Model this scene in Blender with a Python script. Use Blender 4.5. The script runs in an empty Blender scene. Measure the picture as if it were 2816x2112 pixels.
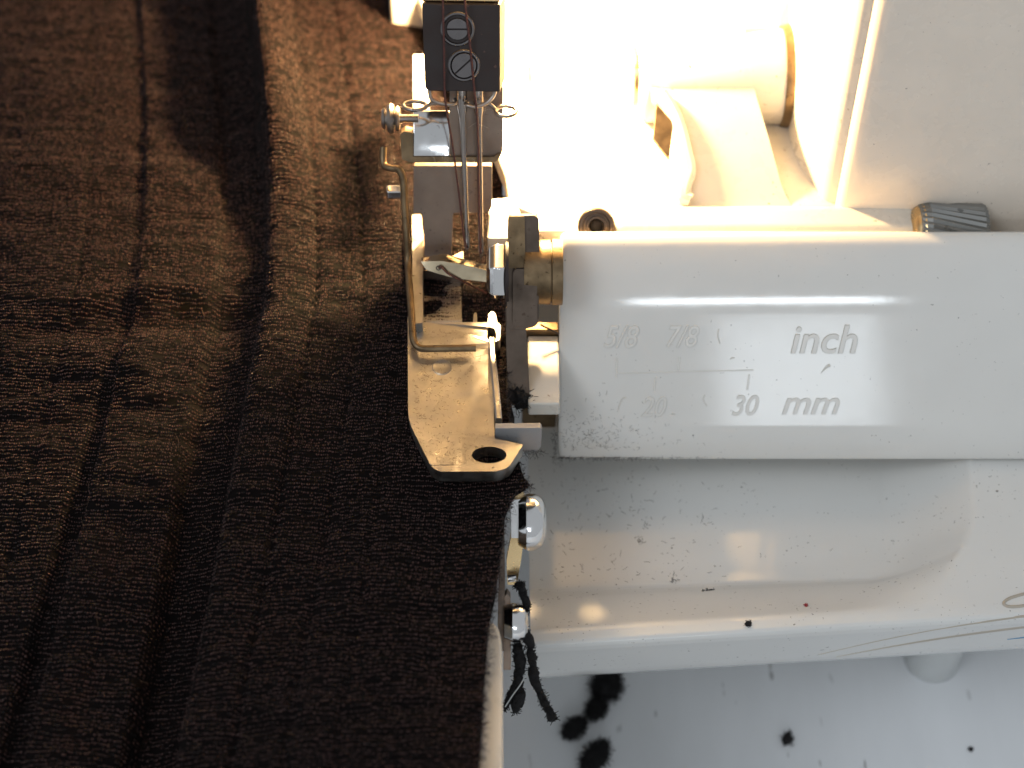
import bpy, bmesh, math, random
import numpy as np
from mathutils import Vector, Matrix
from mathutils.geometry import tessellate_polygon

random.seed(7); rng = np.random.default_rng(7)
scn = bpy.context.scene
R = math.radians
MM = 0.001                                   # everything below is laid out in millimetres

# ------------------------------------------------------------------ camera
PITCH = R(50); DIST = 190.0; FPX = 4912.0; CU, CV = 1408.0, 1056.0
CAM = Vector((0, -DIST*math.cos(PITCH), DIST*math.sin(PITCH)))
FWD = Vector((0, math.cos(PITCH), -math.sin(PITCH))); UPV = Vector((0, math.sin(PITCH), math.cos(PITCH)))
cd = bpy.data.cameras.new('camera'); cam = bpy.data.objects.new('camera', cd)
scn.collection.objects.link(cam); scn.camera = cam
cam.location = CAM*MM; cam.rotation_euler = (R(90)-PITCH, 0, 0)
cd.sensor_width = 36; cd.sensor_fit = 'HORIZONTAL'; cd.lens = 36*FPX/2816
cd.clip_start = 0.005; cd.clip_end = 20
cd.dof.use_dof = True; cd.dof.focus_distance = 0.194; cd.dof.aperture_fstop = 22

# ------------------------------------------------------------------ light
w = bpy.data.worlds.new('World'); scn.world = w; w.use_nodes = True
w.node_tree.nodes['Background'].inputs[0].default_value = (0.91, 0.955, 1.0, 1)
w.node_tree.nodes['Background'].inputs[1].default_value = 0.42

def area(name, loc, target, sx, sy, power, col):
    l = bpy.data.lights.new(name, 'AREA'); l.shape = 'RECTANGLE'; l.size = sx; l.size_y = sy
    l.energy = power; l.color = col
    o = bpy.data.objects.new(name, l); scn.collection.objects.link(o)
    o.location = loc; o.rotation_euler = (Vector(target)-Vector(loc)).to_track_quat('-Z', 'Y').to_euler()
    return o
# the window behind the photographer, and a soft fill added high on the left
area('window_light', (0.345, -1.82, 0.64), (0, 0, 0), 0.19, 0.20, 0.85, (0.86, 0.94, 1.0))
area('window_light_upper', (0.28, -1.74, 0.885), (0, 0, 0), 0.34, 0.07, 1.9, (0.86, 0.94, 1.0))
area('fill_light_high', (-1.0, -0.8, 1.45), (0, 0, 0), 0.8, 0.8, 10.5, (0.90, 0.95, 1.0))  # added soft fill, no window of its own
# the sewing lamp under the machine head
LAMP = Vector((0, 51, 19))
pl = bpy.data.lights.new('sewing_lamp', 'POINT'); pl.energy = 0.63; pl.color = (1.0, 0.64, 0.29); pl.shadow_soft_size = 0.0022
plo = bpy.data.objects.new('sewing_lamp', pl); scn.collection.objects.link(plo); plo.location = LAMP*MM

scn.view_settings.view_transform = 'Standard'; scn.view_settings.look = 'None'
scn.view_settings.exposure = 0.0; scn.view_settings.gamma = 1.0
scn.unit_settings.system = 'METRIC'; scn.unit_settings.length_unit = 'MILLIMETERS'

# ------------------------------------------------------------------ helpers
def ray(u, v): return FWD*FPX + Vector((1, 0, 0))*(u-CU) + UPV*(CV-v)
def hit(u, v, p0, n):
    d = ray(u, v); t = (Vector(p0)-CAM).dot(n)/d.dot(n); return CAM + d*t
def Z(z): return (Vector((0, 0, z)), Vector((0, 0, 1)))
def Y(y): return (Vector((0, y, 0)), Vector((0, -1, 0)))
TILT = R(28); NUP = Vector((0, math.sin(TILT), math.cos(TILT))); NN = Vector((0, -math.cos(TILT), math.sin(TILT)))
def N(d): return (Vector((0, 20, -2)) + NN*d, NN)           # planes parallel to the slanted needle bar
def F(y, z, elev):                                          # plane through (y, z) whose normal rises by elev
    return (Vector((0, y, z)), Vector((0, -math.cos(R(elev)), math.sin(R(elev)))))
def S(u, v, pl): return hit(u, v, pl[0], pl[1])
def d2s(pts): return [(x*1.27306, y*1.27306) for x, y in pts]
def lerp(a, b, t): return a+(b-a)*t
def sst(x, a, b):
    t = np.clip((x-a)/(b-a), 0, 1); return t*t*(3-2*t)
def round_poly(pts, r, n=5):
    out = []; k = len(pts)
    rr = r if isinstance(r, (list, tuple)) else [r]*k
    for i in range(k):
        p = Vector(pts[i]).to_2d(); a = Vector(pts[i-1]).to_2d(); b = Vector(pts[(i+1) % k]).to_2d()
        la, lb = (a-p).length, (b-p).length
        d = min(rr[i], la*.45, lb*.45)
        if d < .3: out.append((p.x, p.y)); continue
        q0 = p+(a-p)/la*d; q1 = p+(b-p)/lb*d
        for j in range(n+1):
            t = j/n; q = q0*(1-t)**2 + p*2*t*(1-t) + q1*t*t; out.append((q.x, q.y))
    return out
def smooth_path(pts, n=8):
    P = [Vector(p) for p in pts]; P = [P[0]*2-P[1]] + P + [P[-1]*2-P[-2]]; out = []
    for i in range(1, len(P)-2):
        for j in range(n):
            t = j/n; a, b, c, d = P[i-1], P[i], P[i+1], P[i+2]
            out.append(.5*((2*b)+(c-a)*t+(2*a-5*b+4*c-d)*t*t+(3*b-a-3*c+d)*t**3))
    out.append(P[-2]); return out

class MB:
    def __init__(s): s.v = []; s.f = []
    def add(s, vs, fs):
        o = len(s.v); s.v += [tuple(x) for x in vs]; s.f += [tuple(i+o for i in f) for f in fs]; return s
    def loft(s, rings, cap=True, closed=True):
        k = len(rings[0]); vs = [p for r in rings for p in r]; fs = []
        for i in range(len(rings)-1):
            for j in range(k if closed else k-1):
                a = i*k+j; b = i*k+(j+1) % k; fs.append((a, b, b+k, a+k))
        if cap and closed:
            fs.append(tuple(range(k))[::-1]); fs.append(tuple(range((len(rings)-1)*k, len(rings)*k)))
        return s.add(vs, fs)
    def tube(s, pts, r, seg=10, cap=True):
        P = [Vector(p) for p in pts]; rings = []
        t0 = (P[1]-P[0]).normalized(); ref = Vector((0, 0, 1)) if abs(t0.z) < .9 else Vector((1, 0, 0))
        nrm = (ref - t0*ref.dot(t0)).normalized()
        for i, p in enumerate(P):
            t = (P[min(i+1, len(P)-1)]-P[max(i-1, 0)]).normalized()
            nrm = (nrm - t*nrm.dot(t)).normalized(); b = t.cross(nrm)
            ri = r[i] if isinstance(r, (list, tuple)) else r
            rings.append([p+(nrm*math.cos(a)+b*math.sin(a))*ri for a in [2*math.pi*k/seg for k in range(seg)]])
        return s.loft(rings, cap)
    def lathe(s, org, axis, prof, seg=28, a0=0.0, ref=None):
        org = Vector(org); ax = Vector(axis).normalized()
        ref = Vector(ref) if ref else (Vector((0, 0, 1)) if abs(ax.z) < .9 else Vector((0, 1, 0)))
        e1 = (ref-ax*ref.dot(ax)).normalized(); e2 = ax.cross(e1)
        rings = [[org+ax*h+(e1*math.cos(a)+e2*math.sin(a))*max(r, 1e-4) for a in [a0+2*math.pi*k/seg for k in range(seg)]] for h, r in prof]
        return s.loft(rings)
    def box(s, x0, x1, y0, y1, z0, z1):
        vs = [(x, y, z) for z in (z0, z1) for y in (y0, y1) for x in (x0, x1)]
        return s.add(vs, [(0, 2, 3, 1), (4, 5, 7, 6), (0, 1, 5, 4), (2, 6, 7, 3), (0, 4, 6, 2), (1, 3, 7, 5)])
    def plate(s, uv, pl, th, holes=(), back=None):
        loops = [list(uv)]+[list(h) for h in holes]
        fr = [[S(u, v, pl) for u, v in lp] for lp in loops]
        n = Vector(back) if back else -pl[1]*1.0
        flat = [p for lp in fr for p in lp]; k = len(flat)
        tris = tessellate_polygon(fr)
        vs = flat+[p+n*th for p in flat]
        fs = [tuple(t) for t in tris]+[tuple(i+k for i in t)[::-1] for t in tris]
        o = 0
        for lp in fr:
            m = len(lp)
            for i in range(m): fs.append((o+i, o+(i+1) % m, o+(i+1) % m+k, o+i+k))
            o += m
        return s.add(vs, fs)
    def build(s, name, mat, parent=None, bevel=0, seg=2, angle=38, recalc=True, smooth=True, subsurf=0):
        me = bpy.data.meshes.new(name)
        me.from_pydata([(a*MM, b*MM, c*MM) for a, b, c in s.v], [], s.f)
        if recalc:
            bm = bmesh.new(); bm.from_mesh(me)
            bmesh.ops.remove_doubles(bm, verts=bm.verts, dist=1e-7)
            bmesh.ops.recalc_face_normals(bm, faces=bm.faces); bm.to_mesh(me); bm.free()
        return link(name, me, mat, parent, bevel, seg, angle, smooth, subsurf)
def link(name, me, mat, parent=None, bevel=0, seg=2, angle=38, smooth=True, subsurf=0):
    o = bpy.data.objects.new(name, me); scn.collection.objects.link(o); me.materials.append(mat)
    if smooth and len(me.polygons):
        me.polygons.foreach_set('use_smooth', [True]*len(me.polygons))
        me.set_sharp_from_angle(angle=R(angle))
    if bevel:
        b = o.modifiers.new('bevel', 'BEVEL'); b.width = bevel*MM; b.segments = seg; b.limit_method = 'ANGLE'
        b.angle_limit = R(angle); b.harden_normals = True; b.use_clamp_overlap = True
    if subsurf:
        b = o.modifiers.new('subsurf', 'SUBSURF'); b.levels = b.render_levels = subsurf
    if parent is not None:
        o.parent = parent
        if parent.type == 'EMPTY': o.matrix_parent_inverse = Matrix.Translation(-parent.location)
    return o
def thing(name, loc, label, cat, group=None):
    o = bpy.data.objects.new(name, None); scn.collection.objects.link(o); o.location = Vector(loc)*MM
    o.empty_display_size = .005; tag(o, label, cat, group); return o
def tag(o, label=None, cat=None, group=None, kind=None):
    for k, x in (('label', label), ('category', cat), ('group', group), ('kind', kind)):
        if x: o[k] = x
    return o

# ------------------------------------------------------------------ materials
def material(name, base, rough=.4, metal=0., var=.06, vscale=120, rvar=.0, rscale=400, bump=0., bscale=2500,
             specks=0., sscale=900, scol=(.05, .045, .04), coat=0., sheen=0., stretch=None, spec=.5):
    m = bpy.data.materials.new(name); m.use_nodes = True; nt = m.node_tree; N_ = nt.nodes; L = nt.links
    p = N_['Principled BSDF']; tc = N_.new('ShaderNodeTexCoord'); co = tc.outputs['Object']
    if stretch:
        mp = N_.new('ShaderNodeMapping'); mp.inputs['Scale'].default_value = stretch; L.new(co, mp.inputs[0]); co = mp.outputs[0]
    p.inputs['Metallic'].default_value = metal; p.inputs['Roughness'].default_value = rough
    p.inputs['Specular IOR Level'].default_value = spec
    if coat: p.inputs['Coat Weight'].default_value = coat; p.inputs['Coat Roughness'].default_value = .08
    if sheen: p.inputs['Sheen Weight'].default_value = sheen; p.inputs['Sheen Roughness'].default_value = .4
    def noise(scale, detail=4, rg=.55):
        n = N_.new('ShaderNodeTexNoise'); n.inputs['Scale'].default_value = scale
        n.inputs['Detail'].default_value = detail; n.inputs['Roughness'].default_value = rg; L.new(co, n.inputs['Vector']); return n.outputs['Fac']
    def ramp(f, a, b):
        r = N_.new('ShaderNodeMapRange'); r.inputs[1].default_value = a; r.inputs[2].default_value = b
        L.new(f, r.inputs[0]); r.clamp = True; return r.outputs[0]
    col = None
    mx = N_.new('ShaderNodeMix'); mx.data_type = 'RGBA'; A, B = mx.inputs[6], mx.inputs[7]
    A.default_value = (*[c*(1-var) for c in base], 1); B.default_value = (*[min(1, c*(1+var)) for c in base], 1)
    L.new(ramp(noise(vscale), .3, .7), mx.inputs[0]); col = mx.outputs[2]
    if specks:
        m2 = N_.new('ShaderNodeMix'); m2.data_type = 'RGBA'; L.new(col, m2.inputs[6]); m2.inputs[7].default_value = (*scol, 1)
        f = ramp(noise(sscale, 2, .5), .72-.08*specks, .76-.08*specks)
        g = ramp(noise(sscale*.09, 2), .42, .62)
        mu = N_.new('ShaderNodeMath'); mu.operation = 'MULTIPLY'; L.new(f, mu.inputs[0]); L.new(g, mu.inputs[1])
        m3 = N_.new('ShaderNodeMath'); m3.operation = 'MULTIPLY'; L.new(mu.outputs[0], m3.inputs[0]); m3.inputs[1].default_value = .75
        L.new(m3.outputs[0], m2.inputs[0]); col = m2.outputs[2]
    L.new(col, p.inputs['Base Color'])
    if rvar:
        r = N_.new('ShaderNodeMapRange'); r.inputs[1].default_value = .3; r.inputs[2].default_value = .7
        r.inputs[3].default_value = max(.03, rough-rvar); r.inputs[4].default_value = rough+rvar
        L.new(noise(rscale), r.inputs[0]); L.new(r.outputs[0], p.inputs['Roughness'])
    if bump:
        b = N_.new('ShaderNodeBump'); b.inputs['Strength'].default_value = 1; b.inputs['Distance'].default_value = bump*MM
        L.new(noise(bscale, 3), b.inputs['Height']); L.new(b.outputs[0], p.inputs['Normal'])
    return m
WHITE = material('white_plastic', (.72, .71, .68), .075, var=.03, vscale=60, rvar=.02, rscale=500, bump=.0012, bscale=900, specks=.05, sscale=2600)
FLOORW = material('dusty_white_plastic', (.72, .72, .70), .09, var=.03, vscale=60, rvar=.02, bump=.0012, bscale=1200, specks=.5, sscale=2400)
CREAM = material('cream_plastic', (.62, .595, .54), .30, var=.04, rvar=.08, bump=.006, bscale=1800, specks=.35, sscale=1300, scol=(.16, .08, .04))
COLUMN = material('column_paint', (.80, .71, .61), .25, var=.04, rvar=.08, bump=.004, specks=.15, sscale=2600, scol=(.14, .09, .07))
STEEL = material('foot_steel', (.47, .45, .42), .36, 1, var=.14, vscale=350, rvar=.10, rscale=900, bump=.004, bscale=5500, specks=.5, sscale=7000, scol=(.10, .07, .04))
CHROME = material('chrome', (.82, .82, .82), .13, 1, var=.06, rvar=.06, rscale=900, specks=.2, sscale=2000)
GREYM = material('grey_metal', (.22, .165, .13), .45, .85, var=.10, vscale=300, rvar=.1, bump=.006, specks=.6, sscale=1800)
DARKM = material('blackened_metal', (.018, .010, .009), .6, .0, var=.2, vscale=400, rvar=.1, bump=.008, bscale=5000, specks=.3, sscale=1600, scol=(.10, .05, .04))
BRONZE = material('oily_bronze', (.20, .14, .08), .45, .9, var=.35, vscale=500, rvar=.15, rscale=600, bump=.012, bscale=2500, specks=1., sscale=1300, scol=(.05, .03, .015))
KNIFEM = material('knife_steel', (.115, .088, .070), .42, 1, var=.22, vscale=350, rvar=.12, bump=.008, specks=.9, sscale=1500, scol=(.06, .04, .03))
GOLDST = material('looper_steel', (.50, .41, .28), .2, 1, var=.1, rvar=.08)
SATIN = material('satin_steel', (.36, .36, .37), .5, .5, var=.08, rvar=.08, specks=.4, sscale=3000)
BRASS = material('brass', (.62, .45, .24), .28, 1, var=.15, rvar=.1, specks=.6, sscale=1600)
WIRE = material('guide_wire', (.30, .26, .23), .36, .9, var=.12, rvar=.1, specks=.4, sscale=2000)
NEEDLE = material('needle_steel', (.36, .32, .29), .22, 1, var=.05, rvar=.05)
HEADM = material('dark_head_blocker', (.045, .04, .035), .5, var=.2)  # near-black in place of white to cut bounced lamp light
RINGM = material('screw_steel', (.13, .12, .12), .3, 1, var=.1, rvar=.08)
VOID = material('dark_interior', (.018, .012, .009), .75, 0, var=.4, vscale=500, bump=.05, bscale=1500)  # near-black puts the shade of the openings into the colour
KNURL = material('knurled_steel', (.26, .26, .25), .5, .9, var=.15, specks=.4)
TABLE = material('table_laminate', (.78, .80, .825), .42, var=.035, vscale=150, rvar=.05, bump=.01, bscale=900, specks=.12, sscale=700, stretch=(1, .25, 1))
RUBBER = material('rubber_foot', (.58, .60, .60), .5, var=.05)
THREADM = material('maroon_thread', (.075, .022, .018), .6, var=.3, vscale=2500, bump=.03, bscale=9000)
SCRAPM = material('black_lint', (.010, .009, .010), .9, var=.4, vscale=1500, bump=.1, bscale=4000)
FUZZ = material('black_fibre', (.030, .022, .022), .7, var=.3)
LINT = material('brown_lint', (.10, .055, .03), .8, var=.4)
LETTER = material('darkened_plastic', (.66, .64, .60), .2, var=.04, vscale=300)  # darker than the cover; relief shading of the letters put into colour
BLUE = material('blue_print', (.03, .22, .42), .4)
BEIGE = material('beige_print', (.45, .40, .33), .45)

def fabric_mat(name, a, b, rough):
    m = bpy.data.materials.new(name); m.use_nodes = True; nt = m.node_tree; p = nt.nodes['Principled BSDF']
    g = nt.nodes.new('ShaderNodeNewGeometry'); mx = nt.nodes.new('ShaderNodeMix'); mx.data_type = 'RGBA'
    mx.inputs[6].default_value = (*a, 1); mx.inputs[7].default_value = (*b, 1)
    nt.links.new(g.outputs['Random Per Island'], mx.inputs[0]); nt.links.new(mx.outputs[2], p.inputs['Base Color'])
    p.inputs['Roughness'].default_value = rough; p.inputs['Specular IOR Level'].default_value = .45
    p.inputs['Sheen Weight'].default_value = .0; p.inputs['Sheen Tint'].default_value = (.8, .5, .4, 1)
    return m
STITCH = fabric_mat('knit_yarn', (.003, .0015, .0015), (.080, .041, .037), .25)
CLOTH = material('knit_ground', (.003, .002, .002), .95, var=.3, vscale=800, spec=.1)  # darker than the yarn, shade between the stitches put into the colour

# ------------------------------------------------------------------ table
ZT = -58.0
t = MB().box(-400, 400, -300, 400, ZT-30, ZT).build('table_top', TABLE, None, bevel=2)
tag(t, 'pale grey table top under the sewing machine', kind='structure')

# ------------------------------------------------------------------ the machine
mach = thing('overlock_machine', (20, 20, ZT), 'white overlock sewing machine with lit lamp, steel presser foot and open front', 'sewing machine')

# base: floor of the open front, its two rolled front edges and the raised deck to the right
ZF = -25.4; ZB = ZF-6.5
def base_rows():
    f = lambda v, z: (S(1650, v, Z(z)).y, z)
    L = [(44, ZF), f(1150, ZF), f(1300, ZF), f(1480, ZF), f(1604, ZF), f(1612, ZF+.06), f(1619, ZF+.3), f(1626, ZF+.75), f(1634, ZF+1.3),
         f(1704, ZF+4.95), f(1709, ZF+5.2), f(1714, ZF+5.38), f(1719, ZF+5.46), f(1725, ZF+5.5), f(1748, ZF+5.4), f(1758, ZF+5.2), f(1767, ZF+4.7), f(1777, ZF+3.8), f(1788, ZF+2.4),
         f(1846, ZF-5), f(1849, ZB), (0, ZB-.1), (44, ZB-.1)]
    ZD = ZF+5.52
    Rr = [(y, ZD if i < 14 else z) for i, (y, z) in enumerate(L)]
    return L, Rr
Lr, Rr = base_rows()
def dens(rows, n=4):
    P = [Vector((0, a, b)) for a, b in rows]; out = []
    for i in range(len(P)-1):
        for j in range(n): out.append(P[i].lerp(P[i+1], j/n))
    out.append(P[-1]); return out
Ld, Rd = dens(Lr), dens(Rr)
xs = np.concatenate([np.linspace(2, 28, 14), np.linspace(28.5, 64, 110), np.linspace(64, 95, 8)])
rings = []
for x in xs:
    ring = []
    for a, b in zip(Ld, Rd):
        y = a.y
        edge = 44.0 - .018*max(0, 4-y)**2
        tt = min(1, max(0, (x-edge)/9.5)); k = tt**1.45 if tt < .94 else lerp(.94**1.45, 1, 1-(1-(tt-.94)/.06)**2)
        p = a.lerp(b, k); sh_ = .07*(x-14)*float(np.clip((-y-4)/9, 0, 1))
        ring.append((x, p.y+sh_, p.z))
    rings.append(ring)
base = MB().loft(rings, cap=True).build('base', FLOORW, mach, angle=50)
# flat underside foot
c = S(2570, 1880, Z(ZT))
MB().lathe((c.x, c.y+3.4, ZT), (0, 0, 1), [(0, 3.3), (.3, 3.5), (7, 3.5), (7.5, 3.3), (8, 2.4)], 40).build('rubber_foot', RUBBER, mach)
MB().box(6, 90, 8.5, 60, ZT+6, ZB+.4).build('base_plate', FLOORW, mach, bevel=1)
# print and seams on the deck, laid onto the moulded surface
from mathutils.bvhtree import BVHTree
BT = BVHTree.FromPolygons([tuple(v.co/MM) for v in base.data.vertices], [tuple(p.vertices) for p in base.data.polygons])
def on_base(u, v, up=0.):
    h = BT.ray_cast(CAM, ray(u, v).normalized()); return h[0]+h[1]*up if h[0] else S(u, v, Z(ZF))
loop = smooth_path([on_base(u, v, -.02) for u, v in [(2840, 1628), (2800, 1638), (2772, 1648), (2760, 1660), (2772, 1668), (2800, 1668), (2840, 1662)]])
MB().tube(loop, .2, 6).build('emblem_outline', BEIGE, base)
def inlay(L, wd, mat, name):
    P = [on_base(u, v) for u, v in L]; m = MB(); rg = []
    for i, p in enumerate(P):
        n = BT.find_nearest(p)[1]; d = (P[min(i+1, len(P)-1)]-P[max(i-1, 0)]).normalized(); sd = d.cross(n).normalized()
        k = math.sin(math.pi*min(1, (i+.3)/len(P)*1.2)/2) if i < len(P)-1 else 1
        rg.append([p-sd*wd*k-n*.06, p-sd*wd*k*.7+n*.05, p+sd*wd*k*.7+n*.05, p+sd*wd*k-n*.06])
    m.loft(rg).build(name, mat, base, angle=20)
inlay([(lerp(2250, 2840, t), lerp(1800, 1692, t)-16*math.sin(t*3.1)*.6) for t in [i/14 for i in range(15)]], .16, BEIGE, 'seam_line')
inlay([(lerp(2300, 2840, t), lerp(1806, 1722, t)-10*math.sin(t*3.1)*.6) for t in [i/14 for i in range(15)]], .42, BEIGE, 'seam_band')
inlay([(lerp(2770, 2840, t), lerp(1758, 1750, t)) for t in [i/4 for i in range(5)]], .2, BLUE, 'blue_stroke')

# front cover with the scale
def cover_profile():
    raw = [(19.5, 3.0), (14.5, -2.95), (5.5, -15.9), (4.6, -18.6)]
    def arc(a, p, b, d, n=6):
        a, p, b = Vector(a), Vector(p), Vector(b); q0 = p+(a-p).normalized()*d; q1 = p+(b-p).normalized()*d
        return [tuple(q0*(1-t)**2+p*2*t*(1-t)+q1*t*t) for t in [i/n for i in range(n+1)]]
    P = [(21.3, -20), (21.3, 1.0), (21.2, 1.5), (20.95, 1.85), (20.5, 2.05), (19.9, 2.02), (19.2, 1.78), (18.5, 1.35), (17.6, .6), (16.6, -.35)]
    P += arc((16.6, -.35), (14.5, -2.95), (5.5, -15.9), 1.5) + arc((14.5, -2.95), (5.7, -15.6), (4.5, -18.4), 1.0)
    P += [(4.55, -18.4), (4.6, -19.0), (5.2, -19.2), (7, -19.2), (7.4, -20)]
    return P
PROF = cover_profile(); XL = 5.35
rings = []
cy = sum(a for a, b in PROF)/len(PROF); cz = sum(b for a, b in PROF)/len(PROF)
for x, ins in [(XL, .9), (XL+.12, .45), (XL+.4, .14), (XL+.9, 0), (20, 0), (40, 0), (60, 0), (95, 0)]:
    rings.append([(x, a+(cy-a)/12*ins, b+(cz-b)/12*ins) for a, b in PROF])
cover = MB().loft(rings).build('front_cover', WHITE, mach, angle=40)
FACET = (Vector((0, 14.5, -2.95)), Vector((0, -12.95, 9.0)).normalized())
fy = Vector((0, 9.0, 12.95)).normalized(); fn = FACET[1]
def letter(txt, u0, v0, u1, v1, shear=.28, th=.15):
    """raised lettering on the cover: baseline from (u0,v1) to (u1,v1), cap height up to v0"""
    cu = bpy.data.curves.new('t', 'FONT'); cu.body = txt; cu.shear = shear; cu.extrude = .02; cu.bevel_depth = .012; cu.bevel_resolution = 1; cu.resolution_u = 4
    ob = bpy.data.objects.new('t', cu); scn.collection.objects.link(ob)
    me = bpy.data.meshes.new_from_object(ob.evaluated_get(bpy.context.evaluated_depsgraph_get())); bpy.data.objects.remove(ob)
    co = np.array([v.co[:] for v in me.vertices]); lo = co.min(0); hi = co.max(0); co = (co-lo)/(hi-lo+1e-9)
    a = S(u0, v1, FACET); b = S(u1, v1, FACET); c2 = S(u0, v0, FACET); H = (c2-a).dot(fy)
    for vtx, q in zip(me.vertices, co):
        vtx.co = (a + (b-a)*q[0] + fy*H*q[1] + fn*(th*q[2]-.02))*MM
    o = link('lettering', me, LETTER, cover, angle=30); return o
letter('5/8', 1660, 895, 1757, 957); letter('7/8', 1832, 895, 1922, 955)
letter('inch', 2174, 893, 2356, 972, .2, .24)
letter('20', 1763, 1090, 1833, 1146); letter('30', 2012, 1086, 2086, 1143); letter('mm', 2150, 1094, 2308, 1139)
def stroke(u0, v0, u1, v1, w=.26):
    a = S(u0, v0, FACET)+fn*.0; b = S(u1, v1, FACET); n = 2
    d = (b-a).normalized(); sd = d.cross(fn).normalized()*w/2
    vs = []
    for p in (a, b):
        for q, h in ((-1, -.05), (-.7, .08), (.7, .08), (1, -.05)): vs.append(p+sd*q+fn*h)
    MB().add(vs, [(0, 1, 5, 4), (1, 2, 6, 5), (2, 3, 7, 6), (0, 4, 7, 3), (0, 3, 2, 1), (4, 5, 6, 7)]).build('scale_mark', LETTER, cover, smooth=False)
stroke(1697, 985, 1695, 1037); stroke(1869, 982, 1864, 1022); stroke(1702, 1027, 2072, 1018, .2)
stroke(1803, 1037, 1799, 1074); stroke(2060, 1030, 2055, 1072)

# inner ledge left of the cover and its spur
sh = MB(); zt_ = -7
a = S(1455, 922, Z(zt_)); b = S(1455, 1110, Z(zt_)); cx0 = S(1452, 1110, Z(zt_)).x
sh.box(cx0, XL-.04, b.y, a.y, zt_-2.1, zt_)
sh.build('inner_ledge', CREAM, mach, bevel=.25)
MB().box(1.2, XL-.04, a.y+.02, a.y+1.4, -24, -6.2).build('inner_wall', BRONZE, mach, bevel=.2)  # shaded interior wall, its shade given by the bronze brown
MB().tube([S(1486, 893, Z(zt_+2)), S(1537, 918, Z(zt_+1))], .12, 6).build('spring_wire', DARKM, mach)

# rear platform, back wall, light-blocking head
MB().plate([(1130, -120), (1152, 0), (1180, 55), (1330, 330), (1388, 480), (1400, 560), (1455, 585), (1470, 640), (2330, 640), (2330, -120)], Z(0), 3).build('platform', CREAM, mach, bevel=.5)
MB().box(-16, 36, 66, 70, -9, 44).build('back_wall', CREAM, mach, bevel=.5)

# column: side wall towards the lamp plus the front panel
def xy_prism(poly, z0, z1):
    m = MB(); m.loft([[(x, y, z0) for x, y in poly], [(x, y, z1) for x, y in poly]]); return m
xy_prism(round_poly([(33.2, 66), (33.4, 36), (36.4, 27.6), (38.8, 27.2), (60, 28), (60, 66)], [0, 3, 1.6, .6, 0, 0]), -9, 32).build('column', CREAM, mach, angle=30)
xy_prism(round_poly([(37.3, 40), (37.5, 25.6), (100, 24.0), (100, 40)], [0, 2.2, 1, 0], 8), -9, 34).build('column_panel', COLUMN, mach, angle=30)
xy_prism([(-64, 26), (34, 26), (34, 72), (-64, 72)], 44, 110).build('head_light_block', HEADM, mach, bevel=1)  # unseen; extended left and upward to block light on the cloth
# lever post with its hub
G5 = lambda pts: [(1600+.5497*x, .5497*y) for x, y in pts]
post = G5([(820, -80), (820, 300), (870, 470), (920, 640), (960, 780), (1000, 930), (1030, 1000), (1075, 1050), (1190, 1075), (1260, 1100), (470, 1100), (475, 1040), (500, 960), (520, 850), (455, 600), (400, 530), (350, 490), (340, 250), (340, -80)])
MB().plate(round_poly(post, 14, 4), F(27, 0, 64), 5).build('lever_post', CREAM, mach, bevel=.9, seg=3)
hub = MB().lathe((15.8, 45.3, 3.9), (1, 0, 0), [(-1, 3.6), (0, 5.2), (.6, 5.6), (18.4, 5.8)], 48).build('lever_hub', CREAM, mach)
MB().lathe((14.6, 45, 4.2), (1, 0, 0), [(0, 2.6), (0, 3.5), (.5, 3.7), (.9, 3.7)], 40).build('hub_cap', BRASS, hub)
MB().lathe((32.4, 45.3, 3.9), (1, 0, 0), [(0, 5.4), (0, 6.1), (.9, 6.25), (1.3, 6.1), (1.3, 5.4)], 48).build('hub_ring', BRONZE, hub)
clip = smooth_path([S(u, v, F(25.6, 0, 64)) for u, v in G5([(400, 470), (450, 545), (490, 640), (520, 760), (540, 850), (520, 920), (510, 980), (545, 1000)])])
MB().tube(clip, .8, 8).build('lever_clip', CREAM, mach)
MB().plate(G5([(372, 515), (356, 690), (437, 795), (458, 610)]), F(26.6, 0, 60), 1).build('clip_plate', BRONZE, mach, bevel=.15)  # bronze brown stands in for the shade on this face
# rounded ledge in front of the post, knob, socket screw
MB().box(11.5, 47, 21.8, 26.5, -6, 1.1).build('rear_ledge', CREAM, mach, bevel=1.3, seg=4)
k = S(2600, 636, Y(23.5)); kx0 = S(2510, 640, Y(23.5)).x; kx1 = S(2704, 640, Y(23.5)).x
m = MB(); n = 56
rings = []
for h, r in [(0, 1.0), (0, 2.5), (.5, 3.1), (1.6, 3.4), (1.6, 3.4), (kx1-kx0-.5, 3.4), (kx1-kx0, 3.0)]:
    ring = []
    for i in range(n):
        rr = r*(1-.07*(i % 2) if h > 1.2 else 1); an = 2*math.pi*i/n + .07*h
        ring.append((kx0+h, k.y+rr*math.cos(an), k.z+rr*math.sin(an)))
    rings.append(ring)
m.loft(rings); knob = m.build('knurled_knob', KNURL, mach, angle=20)
MB().lathe((kx0-.25, k.y, k.z), (1, 0, 0), [(-.5, .6), (-.35, 1.6), (0, 2.4), (.5, 2.9), (1.2, 3.2)], 32).build('knob_end', BRASS, knob)
sc = S(1640, 622, F(21.6, 0, 42)); ax = F(0, 0, 42)[1]
sock = MB().lathe(sc, ax, [(-1.5, 2.1), (.1, 2.1), (.25, 1.95), (.25, 1.6), (-.25, 1.5), (-.25, 1.15), (.1, 1.1), (.1, .9), (-.8, .8), (-.8, .05)], 36).build('socket_screw', KNIFEM, mach)
MB().lathe(sc-ax*.78, ax, [(0, .78), (.18, .6), (.25, .1)], 14).build('socket_disc', VOID, sock)  # dark disc at the bottom of the socket
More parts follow.
